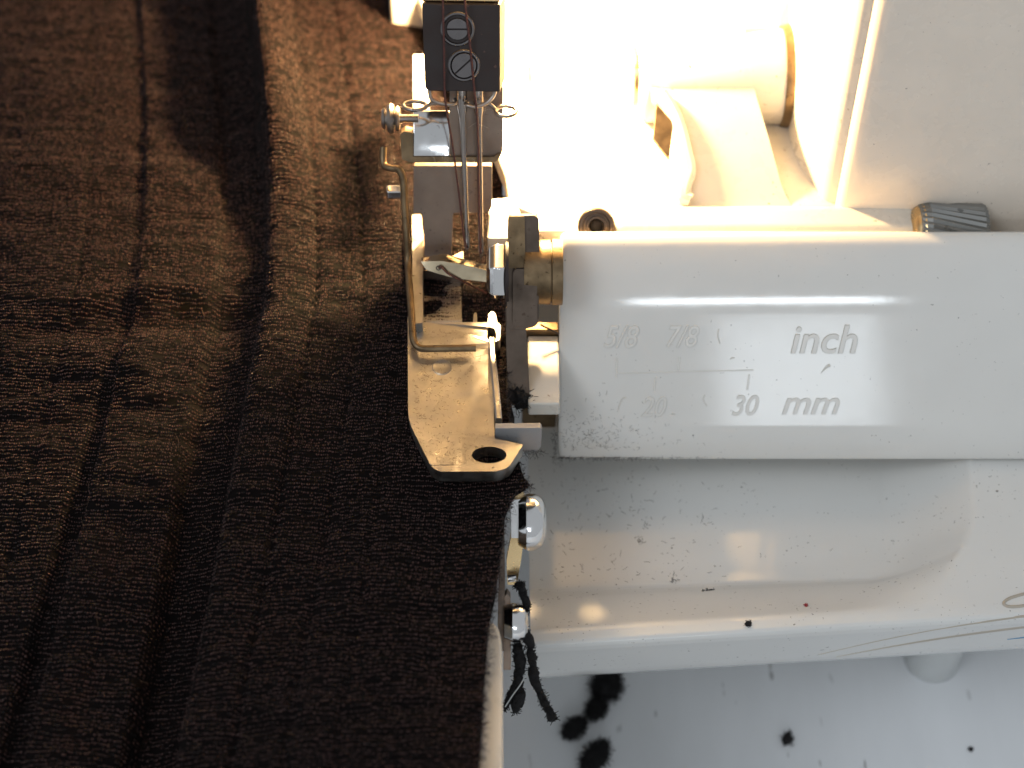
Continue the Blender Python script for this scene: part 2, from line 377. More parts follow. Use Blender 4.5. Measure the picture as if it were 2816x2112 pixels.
# strip whose brown stands for an open slot's dark, plate behind the foot
MB().plate([(1448, 180), (1462, 182), (1470, 330), (1478, 590), (1462, 590), (1456, 330)], Z(.35), .3).build('slot_strip', BRONZE, mach, bevel=.05)
MB().plate(round_poly([(1352, 548), (1415, 543), (1420, 558), (1430, 585), (1438, 655), (1340, 655), (1344, 588)], 6), Z(.2), 2.2).build('needle_plate', CREAM, mach, bevel=.3)
MB().box(-12, -.4, -3, 26, -16, -9.5).build('dark_tray', VOID, mach)  # near-black tray keeps the needle opening dark
MB().box(-11.5, -.6, 18, 26.5, -9.4, -7.5).build('feed_block', VOID, mach, bevel=.3)  # coloured near-black for the shade under the needles

# white bed carrying the cloth, its front corner shows past the cloth's edge
bx = S(1383, 2000, Z(-7)).x
bedp = [(1383, 2300), (1383, 1900), (1382, 1800), (1379, 1760), (1372, 1728), (1362, 1714), (1350, 1712), (1250, 1716)]
pts = [S(u, v, Z(-7)) for u, v in bedp]
poly = [(p.x, p.y) for p in pts] + [(-9, pts[-1].y), (-9, -90), (pts[0].x, -90)]
bed = xy_prism(poly, -30, -7).build('bed_edge', CREAM, mach, bevel=.35, angle=30)
MB().box(-120, -3.2, -13, 72, -30, -14).build('bed', CREAM, mach, bevel=.5)

# --- presser foot
foot_mat = STEEL
def warp_plate(uv, holes, zf, th, rows):
    """outline in the photograph's pixels, cut into rows so that it can follow a bent sheet z(v)"""
    loops = [[Vector((u, v, 0)) for u, v in lp] for lp in [uv]+list(holes)]
    flat = [p for lp in loops for p in lp]
    bm = bmesh.new(); vs = [bm.verts.new(p) for p in flat]
    for tr in tessellate_polygon(loops):
        try: bm.faces.new([vs[i] for i in tr])
        except ValueError: pass
    for r in rows:
        bmesh.ops.bisect_plane(bm, geom=bm.verts[:]+bm.edges[:]+bm.faces[:], plane_co=(0, r, 0), plane_no=(0, 1, 0))
    bmesh.ops.recalc_face_normals(bm, faces=bm.faces)
    ext = bmesh.ops.extrude_face_region(bm, geom=bm.faces[:])
    for g in ext['geom']:
        if isinstance(g, bmesh.types.BMVert): g.co.z = 1
    for vtx in bm.verts:
        u, v, k = vtx.co; p = S(u, v, Z(zf(u, v))); vtx.co = (p.x*MM, p.y*MM, (p.z-th*k)*MM)
    bmesh.ops.recalc_face_normals(bm, faces=bm.faces)
    me = bpy.data.meshes.new('plate'); bm.to_mesh(me); bm.free(); return me
G3 = lambda pts: [(1050+.3014*x, 850+.3014*y) for x, y in pts]
G2 = lambda pts: [(1000+.2712*x, 500+.2712*y) for x, y in pts]
G1 = lambda pts: [(1000+.3165*x, .3165*y) for x, y in pts]
def toe(u, v):
    t = float(np.clip((v-1075)/225, 0, 1)); return -4.0 + 1.9*t*t + .35*float(sst(np.array(u), 1335, 1352))*(1-t)
outl = round_poly(G3([(235, 60), (240, 960), (262, 1060), (452, 1440), (520, 1482), (1060, 1480), (1160, 1440), (1290, 1235), (1030, 1180), (1010, 300), (1080, 285), (1085, 120), (360, 118), (352, 60)]),
                  [6, 60, 40, 16, 12, 16, 14, 4, 5, 5, 10, 14, 5, 5])
oval = [(1345+48*math.cos(a), 1251+23*math.sin(a)) for a in [2*math.pi*i/36 for i in range(36)]][::-1]
notch = round_poly(G3([(962, 185), (985, 160), (1030, 175), (1048, 230), (1040, 280), (962, 280)]), 6)[::-1]
me = warp_plate(outl, [oval, notch], toe, 1.7, range(900, 1296, 14))
foot = link('presser_foot', me, STEEL, mach, bevel=.5, seg=4, angle=50)
# raised lip along the foot's right side and the tab
lip = smooth_path([S(u, v, Z(z)) for u, v, z in [(1352, 928, -3.4), (1355, 975, -2.5), (1361, 1035, -2.2), (1367, 1095, -2.2), (1372, 1150, -2.2)]], 6)
m = MB(); rings = []
for i, p in enumerate(lip):
    wd = .34
    rings.append([p+Vector((-wd, 0, -2.2)), p+Vector((-wd, 0, -.12)), p+Vector((-wd*.6, 0, .02)), p+Vector((wd*.6, 0, .02)), p+Vector((wd, 0, -.12)), p+Vector((wd, 0, -2.2))])
m.loft(rings).build('side_lip', STEEL, foot, angle=30)
ya = S(1430, 1162, Z(-2.2)).y; yb = S(1430, 1176, Z(-2.2)).y
tb = MB(); yy = Y(yb)
tb.plate(round_poly(G3([(1035, 1088), (1462, 1084), (1452, 1262), (1420, 1296), (1300, 1300), (1210, 1300), (1030, 1300)]), [0, 10, 14, 14, 0, 0, 0]), yy, ya-yb)
tb.build('tab', SATIN, foot, bevel=.3, seg=3)
MB().lathe(S(1216, 1010, Z(-4.0)), (0, 0, 1), [(-.3, 1.10), (.03, 1.10), (.07, 1.04), (.05, .97), (.05, .05)], 36).build('stamped_boss', STEEL, foot)
# rear of the foot: side rail, heel plate, fingers
MB().plate(round_poly(G2([(490, 330), (585, 330), (600, 560), (602, 1430), (500, 1440)]), 5), Z(-2.6), 2.4).build('side_rail', STEEL, foot, bevel=.3, seg=3)
MB().plate(G2([(606, 900), (985, 930), (1000, 1420), (600, 1425)]), Z(-5.0), 1.2).build('heel_plate', STEEL, foot, bevel=.2)
MB().plate(round_poly(G2([(604, 520), (880, 540), (885, 760), (1010, 700), (1012, 930), (604, 900)]), 3), Z(-3.4), 2.2).build('heel_bridge', GREYM, foot, bevel=.2)
for pts in ([(1108, 1430), (1118, 1335), (1135, 1322), (1148, 1335), (1152, 1430)], [(1256, 1430), (1268, 1335), (1300, 1308), (1335, 1330), (1356, 1430)]):
    MB().plate(round_poly(G2(pts), 5), Z(-4.3), 1.5).build('stitch_finger', STEEL, foot, bevel=.2, seg=3)
# ankle plate and clip above the foot
MB().plate(round_poly(G2([(505, -160), (1300, -160), (1300, 250), (1265, 312), (905, 318), (890, 760), (612, 770), (610, 400), (590, 318), (505, 318)]), [4, 4, 10, 10, 3, 2, 2, 3, 3, 3]), N(-2.6), 1.6).build('ankle', GREYM, foot, bevel=.25, seg=3)
MB().plate(round_poly(G1([(748, 760), (1212, 760), (1208, 1330), (1150, 1405), (740, 1405)]), [3, 3, 22, 22, 3]), N(-1.4), 1.0).build('holder_plate', GREYM, foot, bevel=.35, seg=3)
m = MB(); rings = []                          # curved bright bracket left of the holder plate
for u, dd in ((428, 0), (700, 0), (752, -.1)):
    ring = []
    for q in range(13):
        y_ = 1362-(1362-960)*q/12; a = q/12
        p = S(1000+.3165*u, .3165*y_, N(-.9+dd-1.6*a*a)); ring.append(p)
    ring += [S(1000+.3165*u, .3165*(1362-(1362-960)*q/12), N(-2.4-1.6*(q/12)**2)) for q in range(12, -1, -1)]
    rings.append(ring)
m.loft(rings).build('bracket', CHROME, foot, bevel=.15)
MB().plate(round_poly(G1([(318, 1165), (352, 1140), (428, 1160), (430, 1364), (1130, 1364), (1185, 1330), (1180, 1375), (1140, 1412), (400, 1412), (330, 1385)]), 4), N(-.8), 2.6).build('holder_lip', BRONZE, foot, bevel=.3, seg=3)
# tension screw with collars
a = S(*G1([(430, 1030)])[0], N(-2)); pxm = .3165/27.2
m = MB().lathe(a+Vector((.6, 0, 0)), (-1, 0, 0), [(0, .45), (.6, .45), (1.6, .45), (2.1, .5), (2.1, 1.25), (2.35, 1.45), (2.6, 1.25), (2.6, .8), (2.75, .8), (2.75, 1.55), (3.1, 1.75), (3.45, 1.5), (3.5, .9), (3.75, .9), (3.8, 1.2), (4.1, 1.0), (4.15, .1)], 32)
m.build('foot_screw', WIRE, foot, angle=30)
m = MB().lathe(S(1082, 529, N(-2.5))+Vector((1.6, 0, 0)), (-1, 0, 0), [(0, .9), (2.2, .9), (2.35, .75), (2.35, .05)], 6, a0=.3)
m.build('hexagon_pin', CHROME, foot, bevel=.12)
# bent wire spring on the left side
wp = [S(1054, 405, N(-2.2)), S(1055, 450, N(-1.5)), S(1072, 462, N(-.8)), S(1098, 468, N(-.4)), S(1109, 500, N(-.2)), S(1112, 560, N(0)), S(1117, 640, N(.2)), S(1122, 720, N(.4)), S(1127, 800, Z(-1.9)), S(1133, 880, Z(-2.2)), S(1136, 925, Z(-2.5)), S(1142, 946, Z(-2.7)), S(1155, 957, Z(-2.8)), S(1180, 959, Z(-2.8)), S(1240, 958, Z(-2.8)), S(1309, 957, Z(-2.8))]
MB().tube(smooth_path(wp, 6), .40, 10).build('wire_spring', BRONZE, foot)
foot_post = MB().plate(round_poly([(1136, 150), (1180, 148), (1180, 300), (1136, 300)], 5), Z(6), 2).build('lifter_bar', CREAM, mach, bevel=.4)

# --- needle clamp, screws, guides, needles
blk = round_poly([(1160, 10), (1375, 13), (1375, 253), (1180, 250), (1169, 243)], [4, 4, 4, 3, 5])
m = MB(); fr = [S(u, v, N(2.0)) for u, v in blk]; bk = []
for p in fr: bk.append(p - NN*7 + Vector((.55, 0, 0)))
m.loft([fr, bk]); clamp = m.build('needle_clamp', DARKM, mach, bevel=.16)
top = [S(u, v, N(2.0)) for u, v in [(1160, 9), (1375, 12), (1378, -150), (1160, -150)]]
MB().loft([[p-NN*.9 for p in top], [p-NN*6 for p in top]]).build('needle_bar', BRASS, mach, bevel=.2)
for (u, v), ro, ri, ang in (((1258, 80), 52, 33, 0), ((1276, 180), 49, 38, 42)):
    c0 = S(u, v, N(2.05)); s1 = 27.6
    col = MB().lathe(c0, NN, [(-.6, ro/s1), (.02, ro/s1), (.12, (ro-3)/s1), (.12, (ro-8)/s1), (-.15, (ro-12)/s1), (-.3, (ro-14)/s1)], 40, ref=NUP).build('screw_collar', RINGM, clamp)
    r = ri/s1; gap = .10
    m = MB()                                   # slotted head: two half discs with the slot between them
    ax1 = (Vector((1, 0, 0))*math.cos(R(ang))+NUP*math.sin(R(ang))); ax2 = ax1.cross(NN)
    for sgn, off in ((1, .0), (-1, .0)):
        arc = [ax1*r*math.cos(t)+ax2*sgn*(gap+ (r-gap)*math.sin(t)) for t in [math.pi*i/18 for i in range(19)]]
        f0 = [c0+NN*.12+p*.94 for p in arc]; f1 = [c0+NN*.02+p for p in arc]; f2 = [c0-NN*.6+p for p in arc]
        m.loft([f2, f1, f0])
    m.build('clamp_screw', RINGM, clamp, angle=30)
def wire_path(pts, d, r, name='thread_guide'):
    P = [S(*q[:2], N(d+(q[2] if len(q) > 2 else 0))) for q in pts]
    return MB().tube(smooth_path(P, 7), r, 10).build(name, WIRE, clamp)
W1 = G1([(572, 760), (575, 810), (590, 860), (640, 890), (710, 905), (775, 905), (805, 885), (790, 862)])
wire_path([(u, v, dz) for (u, v), dz in zip(W1, (0, 0, .1, .2, .3, .2, -.3, -.8))], 1.6, .23)
W2 = G1([(1142, 780), (1128, 830), (1085, 882), (1030, 912), (960, 928), (905, 918), (885, 900), (900, 885)])
wire_path([(u, v, dz) for (u, v), dz in zip(W2, (0, 0, .1, .2, .3, .2, -.3, -.8))], 1.6, .23)
def ring_path(cx, cy_, rx, ry, a0, a1, tail):
    P = [(cx+rx*math.cos(a), cy_+ry*math.sin(a), -1.0*math.sin(a)*-1) for a in [lerp(R(a0), R(a1), i/14) for i in range(15)]]
    return tail+P
L_ = G1([(640, 898), (590, 900)]); wire_path(ring_path(1141, 291, 31, 12, 20, -330, [(L_[0][0], L_[0][1], 0), (L_[1][0], L_[1][1], 0)]), 1.2, .22)
L_ = G1([(1075, 895), (1115, 920)]); wire_path(ring_path(1391, 306, 29, 14, 200, 550, [(L_[0][0], L_[0][1], 0), (L_[1][0], L_[1][1], 0)]), 1.2, .22)
def make_needle(top_uv, tip_uv, name):
    p1 = S(*top_uv, N(0)); p0 = S(*tip_uv, N(0)); ax = (p1-p0).normalized(); Ln = (p1-p0).length
    e2 = NN; e1 = ax.cross(e2).normalized()
    prof = [(0, .02, 0), (.25, .10, 0), (.6, .20, .0), (.9, .27, .05), (1.2, .30, .9), (2.3, .30, .95), (2.8, .30, .55), (4, .30, .5), (Ln*.78, .32, .45), (Ln*.86, .38, .2), (Ln*.90, .55, 0), (Ln, .56, 0), (Ln+4, .56, 0)]
    rings = []
    for h, r, g in prof:
        ring = []
        for i in range(20):
            an = 2*math.pi*i/20
            x_, y_ = r*math.sin(an), r*math.cos(an)              # angle 0 faces the viewer: the long groove
            da = min(i, 20-i)
            if da <= 2: y_ -= g*r*1.2*(1, .95, .25)[da]
            ring.append(p0+ax*h+e1*x_+e2*y_)
        rings.append(ring)
    return MB().loft(rings).build('needle', NEEDLE, mach, angle=45), p0, ax
make_needle((1270, 253), (1285, 704), 'a'); make_needle((1316, 253), (1323, 718), 'b')

# --- upper looper
lt = [(1157, 717), (1190, 708), (1217, 704), (1238, 707), (1255, 713), (1300, 724), (1345, 735)]
lm = [(1158, 719), (1190, 718), (1217, 718), (1238, 722), (1255, 724), (1300, 733), (1345, 744)]
lb = [(1158.5, 721), (1172, 742), (1201, 752), (1238, 762), (1271, 768), (1305, 772), (1345, 777)]
rings = []
for a, b, c2 in zip(lt, lm, lb):
    q = [S(*a, N(1.6)), S(*b, N(2.5)), S(*c2, N(2.6))]
    rings.append([q[0], q[1], q[2], q[2]-NN*1.3+NUP*.2, q[0]-NN*.8])
loop_o = MB().loft(rings).build('upper_looper', GOLDST, mach, bevel=.06, angle=25)
c0 = S(1206, 737, N(2.56))
MB().lathe(c0, NN, [(-.3, .30), (.0, .30), (.05, .24), (.02, .17), (-.2, .14), (-.2, .02)], 20).build('looper_eye', DARKM, loop_o)

# --- moving knife: carrier, clamping plate, blade, hex bolt, shaft
KP = lambda d: F(12 - d*math.cos(R(42)), 2 + d*math.sin(R(42)), 42)
kn = MB().plate(round_poly(G2([(1462, 372), (1480, 346), (1740, 342), (1775, 372), (1782, 600), (1775, 1420), (1735, 1470), (1640, 1490), (1450, 1490), (1455, 900)]), [5, 5, 6, 6, 3, 8, 8, 3, 3, 3]), KP(0), 5).build('knife_carrier', KNIFEM, mach, bevel=.3, seg=3)
MB().plate(round_poly(G2([(1470, 352), (1632, 350), (1640, 868), (1462, 880)]), 3), KP(.35), 1.2).build('guide_block', BRONZE, kn, bevel=.15)
MB().plate(round_poly(G2([(1512, 930), (1530, 884), (1760, 880), (1760, 1430), (1725, 1460), (1548, 1465), (1512, 1440)]), [8, 10, 4, 8, 6, 3, 3]), KP(.7), 1.2).build('clamp_plate', KNIFEM, kn, bevel=.3, seg=3)
blade = G2([(1440, 1280), (1635, 1280), (1640, 1500)]) + G3([(1312, 120), (1335, 480), (1352, 870), (1200, 880), (1150, 820), (1135, 300)])
MB().plate(round_poly(blade, 3), KP(-.4), 1.6).build('knife_blade', KNIFEM, kn, bevel=.15)
cb = S(1390, 747, KP(1.2)); hb = MB().lathe(cb, (-1, 0, 0), [(0, 3.0), (0, 3.15), (.25, 3.25), (1.2, 3.25), (1.75, 2.9), (2.05, 2.2), (2.1, .3)], 6, a0=R(8), ref=(0, -.7, .7))
hb.build('hexagon_bolt', CHROME, kn, bevel=.22, seg=3, angle=20)
MB().lathe(cb+Vector((.35, 0, 0)), (-1, 0, 0), [(0, 3.0), (.0, 3.3), (.32, 3.3), (.36, 2.9)], 36).build('washer', DARKM, kn)
cs = S(1515, 748, KP(-2.6))
xr_ = XL+.25-cs.x; MB().lathe((cs.x, cs.y, cs.z), (1, 0, 0), [(-3, 3.5), (xr_-1.35, 3.6), (xr_-1.3, 3.3), (xr_-1.2, 3.3), (xr_-1.15, 3.68), (xr_, 3.68)], 44).build('knife_shaft', BRONZE, mach, angle=30)
# lint packed at the blade's foot
def clump(c, r, n, seed, squash=(1, 1, 1), dir_=None):
    g = np.random.default_rng(seed); mb = MB()
    bm = bmesh.new(); bmesh.ops.create_icosphere(bm, subdivisions=3, radius=1)
    f1 = g.normal(size=(5, 3))*2.2; ph = g.uniform(0, 6.28, 5)
    vs = []
    for v in bm.verts:
        p = np.array(v.co[:]); d = 1+.16*np.sum(np.sin(f1@p*1.6+ph))/1.6+g.normal()*.06
        q = p*d*r*.86*np.array(squash); vs.append(q)
    fs = [tuple(v.index for v in f.verts) for f in bm.faces]; bm.free()
    V = np.array(vs)
    mb.add([Vector(c)+Vector(q) for q in V], fs)
    for _ in range(n):                        # loose fibres
        k_ = g.integers(len(V)); q = V[k_]; o = q/ (np.linalg.norm(q)+1e-9)
        P = [Vector(c)+Vector(q*.8)]
        for s_ in range(4):
            o = o+g.normal(size=3)*.5; o /= np.linalg.norm(o); P.append(P[-1]+Vector(o)*r*g.uniform(.10, .26))
        mb.tube(P, .035, 3, cap=False)
    return mb
clump(S(1428, 1095, KP(-.8)), 1.5, 110, 3, (1.05, .8, 1)).build('lint_wad', SCRAPM, kn, recalc=False)
# dark slot between foot and knife
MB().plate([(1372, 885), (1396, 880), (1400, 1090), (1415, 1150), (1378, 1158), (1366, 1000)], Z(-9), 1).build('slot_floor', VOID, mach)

# --- lower knife holder in front: bracket, plates, bolts
LP = F(-12, -12, 45)
G4 = lambda pts: [(1250+.5197*x, 1250+.5197*y) for x, y in pts]
br = MB().plate(round_poly(G4([(300, 165), (355, 165), (372, 240), (368, 440), (352, 560), (330, 690), (280, 690), (275, 560), (300, 430)]), 4), LP, 4).build('knife_holder', BRASS, mach, bevel=.25, seg=3)
MB().plate(round_poly(G4([(298, 240), (366, 236), (372, 330), (362, 442), (300, 442)]), 3), F(-12-.4, -12+.4, 45), .6).build('holder_cap', CHROME, br, bevel=.15)
MB().tube([S(*G4([(282, 655)])[0], F(-12.6, -11.4, 45)), S(*G4([(326, 650)])[0], F(-12.6, -11.4, 45))], .42, 12).build('holder_pin', CHROME, br)
for (u, v), rr, hh in (((1446, 1436), 3.05, 2.15), ((1408, 1712), 2.1, 1.65)):
    c0 = S(u, v, LP if rr > 3 else F(-20, -16, 45))
    MB().lathe(c0+Vector((-.8, 0, 0)), (1, 0, 0), [(0, rr*.8), (.8, rr*.98), (.85, rr), (1.0+hh*.35, rr), (.9+hh*.75, rr*.86), (.8+hh, rr*.62), (.9+hh, .1)], 40).build('holder_bolt', CHROME, mach, angle=30)
MB().plate(round_poly(G4([(238, 380), (262, 380), (270, 1040), (240, 1040), (228, 900)]), 3), F(-17, -13, 45), 5).build('lower_blade', KNIFEM, mach, bevel=.15)
MB().plate(round_poly(G4([(262, 760), (275, 735), (296, 760), (298, 1140), (258, 1140)]), 4), F(-19, -15, 45), 3).build('blade_shim', GREYM, mach, bevel=.15)

# ------------------------------------------------------------------ the cloth
cloth = thing('knit_fabric', (-30, 10, -7), 'dark brown pleated knit fabric lying on the left under the presser foot', 'fabric')
Cl = [S(u, v, Z(-5)) for u, v in d2s([(540, -120), (548, 0), (572, 200), (590, 450), (585, 640), (530, 900), (480, 1150), (395, 1500), (340, 1760)])]
cy_s = np.array([p.y for p in Cl])[::-1]; cx_s = np.array([p.x for p in Cl])[::-1]
Er = [S(u, v, Z(-5)) for u, v in [(1230, -140), (1240, 0), (1255, 50), (1300, 240), (1350, 400), (1385, 500), (1392, 900), (1397, 1130), (1436, 1290), (1448, 1318), (1462, 1344), (1420, 1366), (1392, 1420), (1385, 1500), (1366, 1650), (1349, 1720), (1342, 1800), (1335, 1900), (1330, 2000), (1322, 2112), (1312, 2300)]]
ey = np.array([p.y for p in Er])[::-1]; ex = np.array([p.x for p in Er])[::-1]
def sm1(y, ys, xs_):
    return (np.interp(y-1.2, ys, xs_)+np.interp(y, ys, xs_)*2+np.interp(y+1.2, ys, xs_))/4
def cxf(y): return np.interp(y-3, cy_s, cx_s)/3+np.interp(y, cy_s, cx_s)/3+np.interp(y+3, cy_s, cx_s)/3
def exf(y): return np.interp(y, ey, ex)
_lat = np.random.default_rng(3).random((256, 256))
def vnoise(a, b):
    i0 = np.floor(a).astype(int); j0 = np.floor(b).astype(int); fa = a-i0; fb = b-j0
    fa = fa*fa*(3-2*fa); fb = fb*fb*(3-2*fb); L_ = lambda i, j: _lat[i % 256, j % 256]
    return (L_(i0, j0)*(1-fa)+L_(i0+1, j0)*fa)*(1-fb)+(L_(i0, j0+1)*(1-fa)+L_(i0+1, j0+1)*fa)*fb
def gauss(x, s): return np.exp(-(x/s)**2)
def height(s, y):
    """cloth height (mm) from the pleat coordinate s (0 along the crest) and y"""
    z = np.full_like(s, -5.0)
    top_ = sst(y, 30, 52)
    z = z + (1.3+5.5*top_)*gauss(s-1.2, 4.0)*sst(s, -1.5, .6)                      # roll of the crest
    z = z + .35*np.sin(s*.42+.8)*sst(s, 1, 8)*(.4+.6*sst(y, -30, 10))              # soft waves on the right half
    low_ = sst(-y, -12, 36)
    z = z - (.9+1.6*top_)*(1-sst(s, -5.8, .2))                                      # everything left of the crest lies lower
    wl = 5.6 - .6*low_
    z = z - (1.1+2.6*low_)*(sst(-s, .1, 1.0)-sst(-s, wl, wl+1.5))                    # channel between C and B, in the crest's shade
    z = z + .8*sst(-s, 6.2, 14.6)*(s > -15.2)                                        # panel B to A climbs
    z = z + (s <= -15.2)*(.6+.6*sst(-s, 17, 26))
    z = z - (.45+1.5*low_)*(sst(-s, 15.2, 15.7)-sst(-s, 16.2+low_, 17.4+low_))       # narrow channel A
    z = z - 1.6*sst(-s, 27, 45)
    # wrinkles running down to the left
    for (y0, sl, amp, wd, s0, s1) in ((19.5, .22, .9, 2.2, -34, -2), (14.2, .16, -1.0, 2.0, -30, 1), (8.0, -.12, .7, 2.6, -40, -10),
                                      (26.0, .35, .7, 2.6, -45, -6), (1.5, .10, -.5, 2.2, -28, -2), (-9, .08, .35, 3, -30, 14), (38, -.1, .8, 3, -40, 0), (-20, .1, .4, 3.5, -30, 10)):
        yy = y-(y0+sl*(s+10)); z = z+amp*gauss(yy, wd)*sst(s, s0, s0+6)*(1-sst(s, s1-4, s1))
    z = z - .014*np.clip(10-y, 0, 99)**1.5*sst(-s, -14, 4) - .05*np.clip(16-y, 0, 30)*sst(-s, 14, 30)
    z = z + .62*(vnoise(s/5.5+9, y/1.7)-.5)+.42*(vnoise(s/2.1, y/.85)-.5)+.22*(vnoise(s/.9+40, y/.55)-.5)   # ruched, puckered knit
    for sc_, am in ((5.3, .9), (10.6, .7), (15.5, .5), (-10.5, .3), (-22, .4)):                                         # dotted seam rows
        z = z - am*gauss(s-sc_, .45)*(.35+.65*np.sin(y*math.pi/1.5)**2)
    return np.minimum(z, 12)
def lay(s, y):
    x = s+cxf(y); 
    return x, height(s, y)
# ground sheet
gy = np.arange(-58, 92, .6); rows_ = []
NS = 150
for y in gy:
    yv = np.full(NS, y); c_ = cxf(yv[:1])[0]; e_ = exf(y)
    s_ = np.linspace(-48, 0, 90); s2 = np.linspace(0, e_-c_-.12, NS-90+1)[1:]
    s_ = np.concatenate([s_, s2]); xx = s_+c_; zz = height(s_, yv)
    rows_.append([(a, y, b-.16) for a, b in zip(xx, zz)])
m = MB(); k = NS; vs = [p for r in rows_ for p in r]; fs = []
for i in range(len(rows_)-1):
    for j in range(k-1): a = i*k+j; fs.append((a, a+1, a+1+k, a+k))
m.add(vs, fs).build('ground_cloth', CLOTH, cloth, recalc=False, angle=80)
# knitted loops: every leg of every loop is a small spindle
PC, PR = .50, .46
jj = np.arange(int(-58/PR), int(92/PR)); ii = np.arange(int(-47/PC), int(34/PC))
I, J = np.meshgrid(ii, jj); I = I.ravel(); J = J.ravel()
s0 = I*PC + rng.normal(0, .035, I.size); y0 = J*PR + rng.normal(0, .05, I.size) + .5*(vnoise(I*PC/4, J*PR/4)-.5)
eye = ((J % 6 == 0) & ((I + 3*((J//6) % 2)) % 5 < 2)) & (rng.random(I.size) < .8)
x0 = s0 + cxf(y0); edge_ = exf(y0) + .15*np.sin(y0*2.3)+rng.normal(0, .10, I.size)
keep = (~eye) & (x0 < edge_) & (x0 > -70)
s0, y0, I, J = s0[keep], y0[keep], I[keep], J[keep]
near_eye = (((J-1) % 6 == 0) | ((J+1) % 6 == 0))
V = []; nleg = 0
allv = []
for side in (-1, 1):
    nn = s0.size
    ang = rng.normal(0, .16, nn); ln = .175*(1+rng.normal(0, .12, nn)); wd = .10*(1+rng.normal(0, .15, nn)); lift = rng.normal(0, .028, nn)
    dxy = np.stack([side*np.sin(.68+ang), np.cos(.68+ang)*.9], 1)                   # legs of the V lean strongly outwards
    cs_ = s0+side*.115; cyv = y0
    a_s, a_y = cs_-dxy[:, 0]*ln, cyv-dxy[:, 1]*ln; b_s, b_y = cs_+dxy[:, 0]*ln, cyv+dxy[:, 1]*ln
    def P3(s, y, dz):
        return np.stack([s+cxf(y), y, height(s, y)+dz], 1)
    pa = P3(a_s, a_y, -.10+lift); pb = P3(b_s, b_y, -.06+lift); pm = P3(cs_, cyv, .02+lift)
    per = np.stack([-dxy[:, 1], dxy[:, 0], np.zeros(nn)], 1)*wd[:, None]
    # surface slope across
    zl = height(cs_+per[:, 0], cyv+per[:, 1])-height(cs_, cyv); per[:, 2] = zl
    up = np.array([0, 0, 1.0])*.12
    q = np.stack([pa, pm+per, pm+up, pm-per, pm-up, pb], 1)
    allv.append(q)
q = np.concatenate(allv, 0); nl = q.shape[0]; verts = (q.reshape(-1, 3)*MM)
f0 = np.array([(0, 1, 2), (0, 2, 3), (0, 3, 4), (0, 4, 1), (5, 2, 1), (5, 3, 2), (5, 4, 3), (5, 1, 4)])
faces = (f0[None]+np.arange(nl)[:, None, None]*6).reshape(-1, 3)
def fast_mesh(name, verts, faces):
    me = bpy.data.meshes.new(name); nf, kf = faces.shape
    me.vertices.add(len(verts)); me.vertices.foreach_set('co', verts.astype(np.float32).ravel())
    me.loops.add(nf*kf); me.loops.foreach_set('vertex_index', faces.astype(np.int32).ravel())
    me.polygons.add(nf); me.polygons.foreach_set('loop_start', np.arange(0, nf*kf, kf, dtype=np.int32))
    me.polygons.foreach_set('loop_total', np.full(nf, kf, dtype=np.int32)); me.polygons.foreach_set('use_smooth', np.ones(nf, bool))
    me.update(calc_edges=True); me.validate(); return me
me = fast_mesh('stitches', verts, faces)
o = bpy.data.objects.new('knitted_stitches', me); scn.collection.objects.link(o); me.materials.append(STITCH); o.parent = cloth
o.matrix_parent_inverse = Matrix.Translation(-cloth.location); tag(o, kind='stuff')
def hairs(name, mat, parent, starts, length, rad, dirs=None, curl=.5, seed=1, n=5):
    """loose fibres as thin three-sided tubes in one mesh"""
    g = np.random.default_rng(seed); mb = MB()
    for idx, s_ in enumerate(starts):
        d = np.array(dirs[idx]) if dirs is not None else g.normal(size=3)
        d = d/np.linalg.norm(d); P = [Vector(s_)]; L_ = length*g.uniform(.4, 1.5)
        cv = g.normal(size=3)*curl
        for _ in range(n):
            d = d+cv*.3+g.normal(size=3)*curl*.35; d /= np.linalg.norm(d); P.append(P[-1]+Vector(d)*L_/n)
        mb.tube(P, rad, 3, cap=False)
    o = mb.build(name, mat, parent, recalc=False); tag(o, kind='stuff'); return o
st, di = [], []
for _ in range(1500):
    y = random.uniform(-55, 32); x = exf(y)-random.uniform(0, .5); s_ = np.array([x-cxf(np.array([y]))[0]])
    st.append((x, y, float(height(s_, np.array([y]))[0])-random.uniform(0, .35))); di.append((random.uniform(.1, 1), random.gauss(0, .7), random.gauss(0, .6)))
hairs('edge_fuzz', FUZZ, cloth, st, .75, .020, di, .5, 5)
st = []; di = []
for _ in range(420):
    y = random.uniform(-40, 60); x = random.uniform(-50, min(-2, exf(y))); s_ = np.array([x-cxf(np.array([y]))[0]])
    st.append((x, y, float(height(s_, np.array([y]))[0]))); di.append((random.gauss(0, 1), random.gauss(0, 1), random.uniform(.2, .9)))
hairs('surface_fuzz', LINT, cloth, st, 1.0, .014, di, .5, 6)

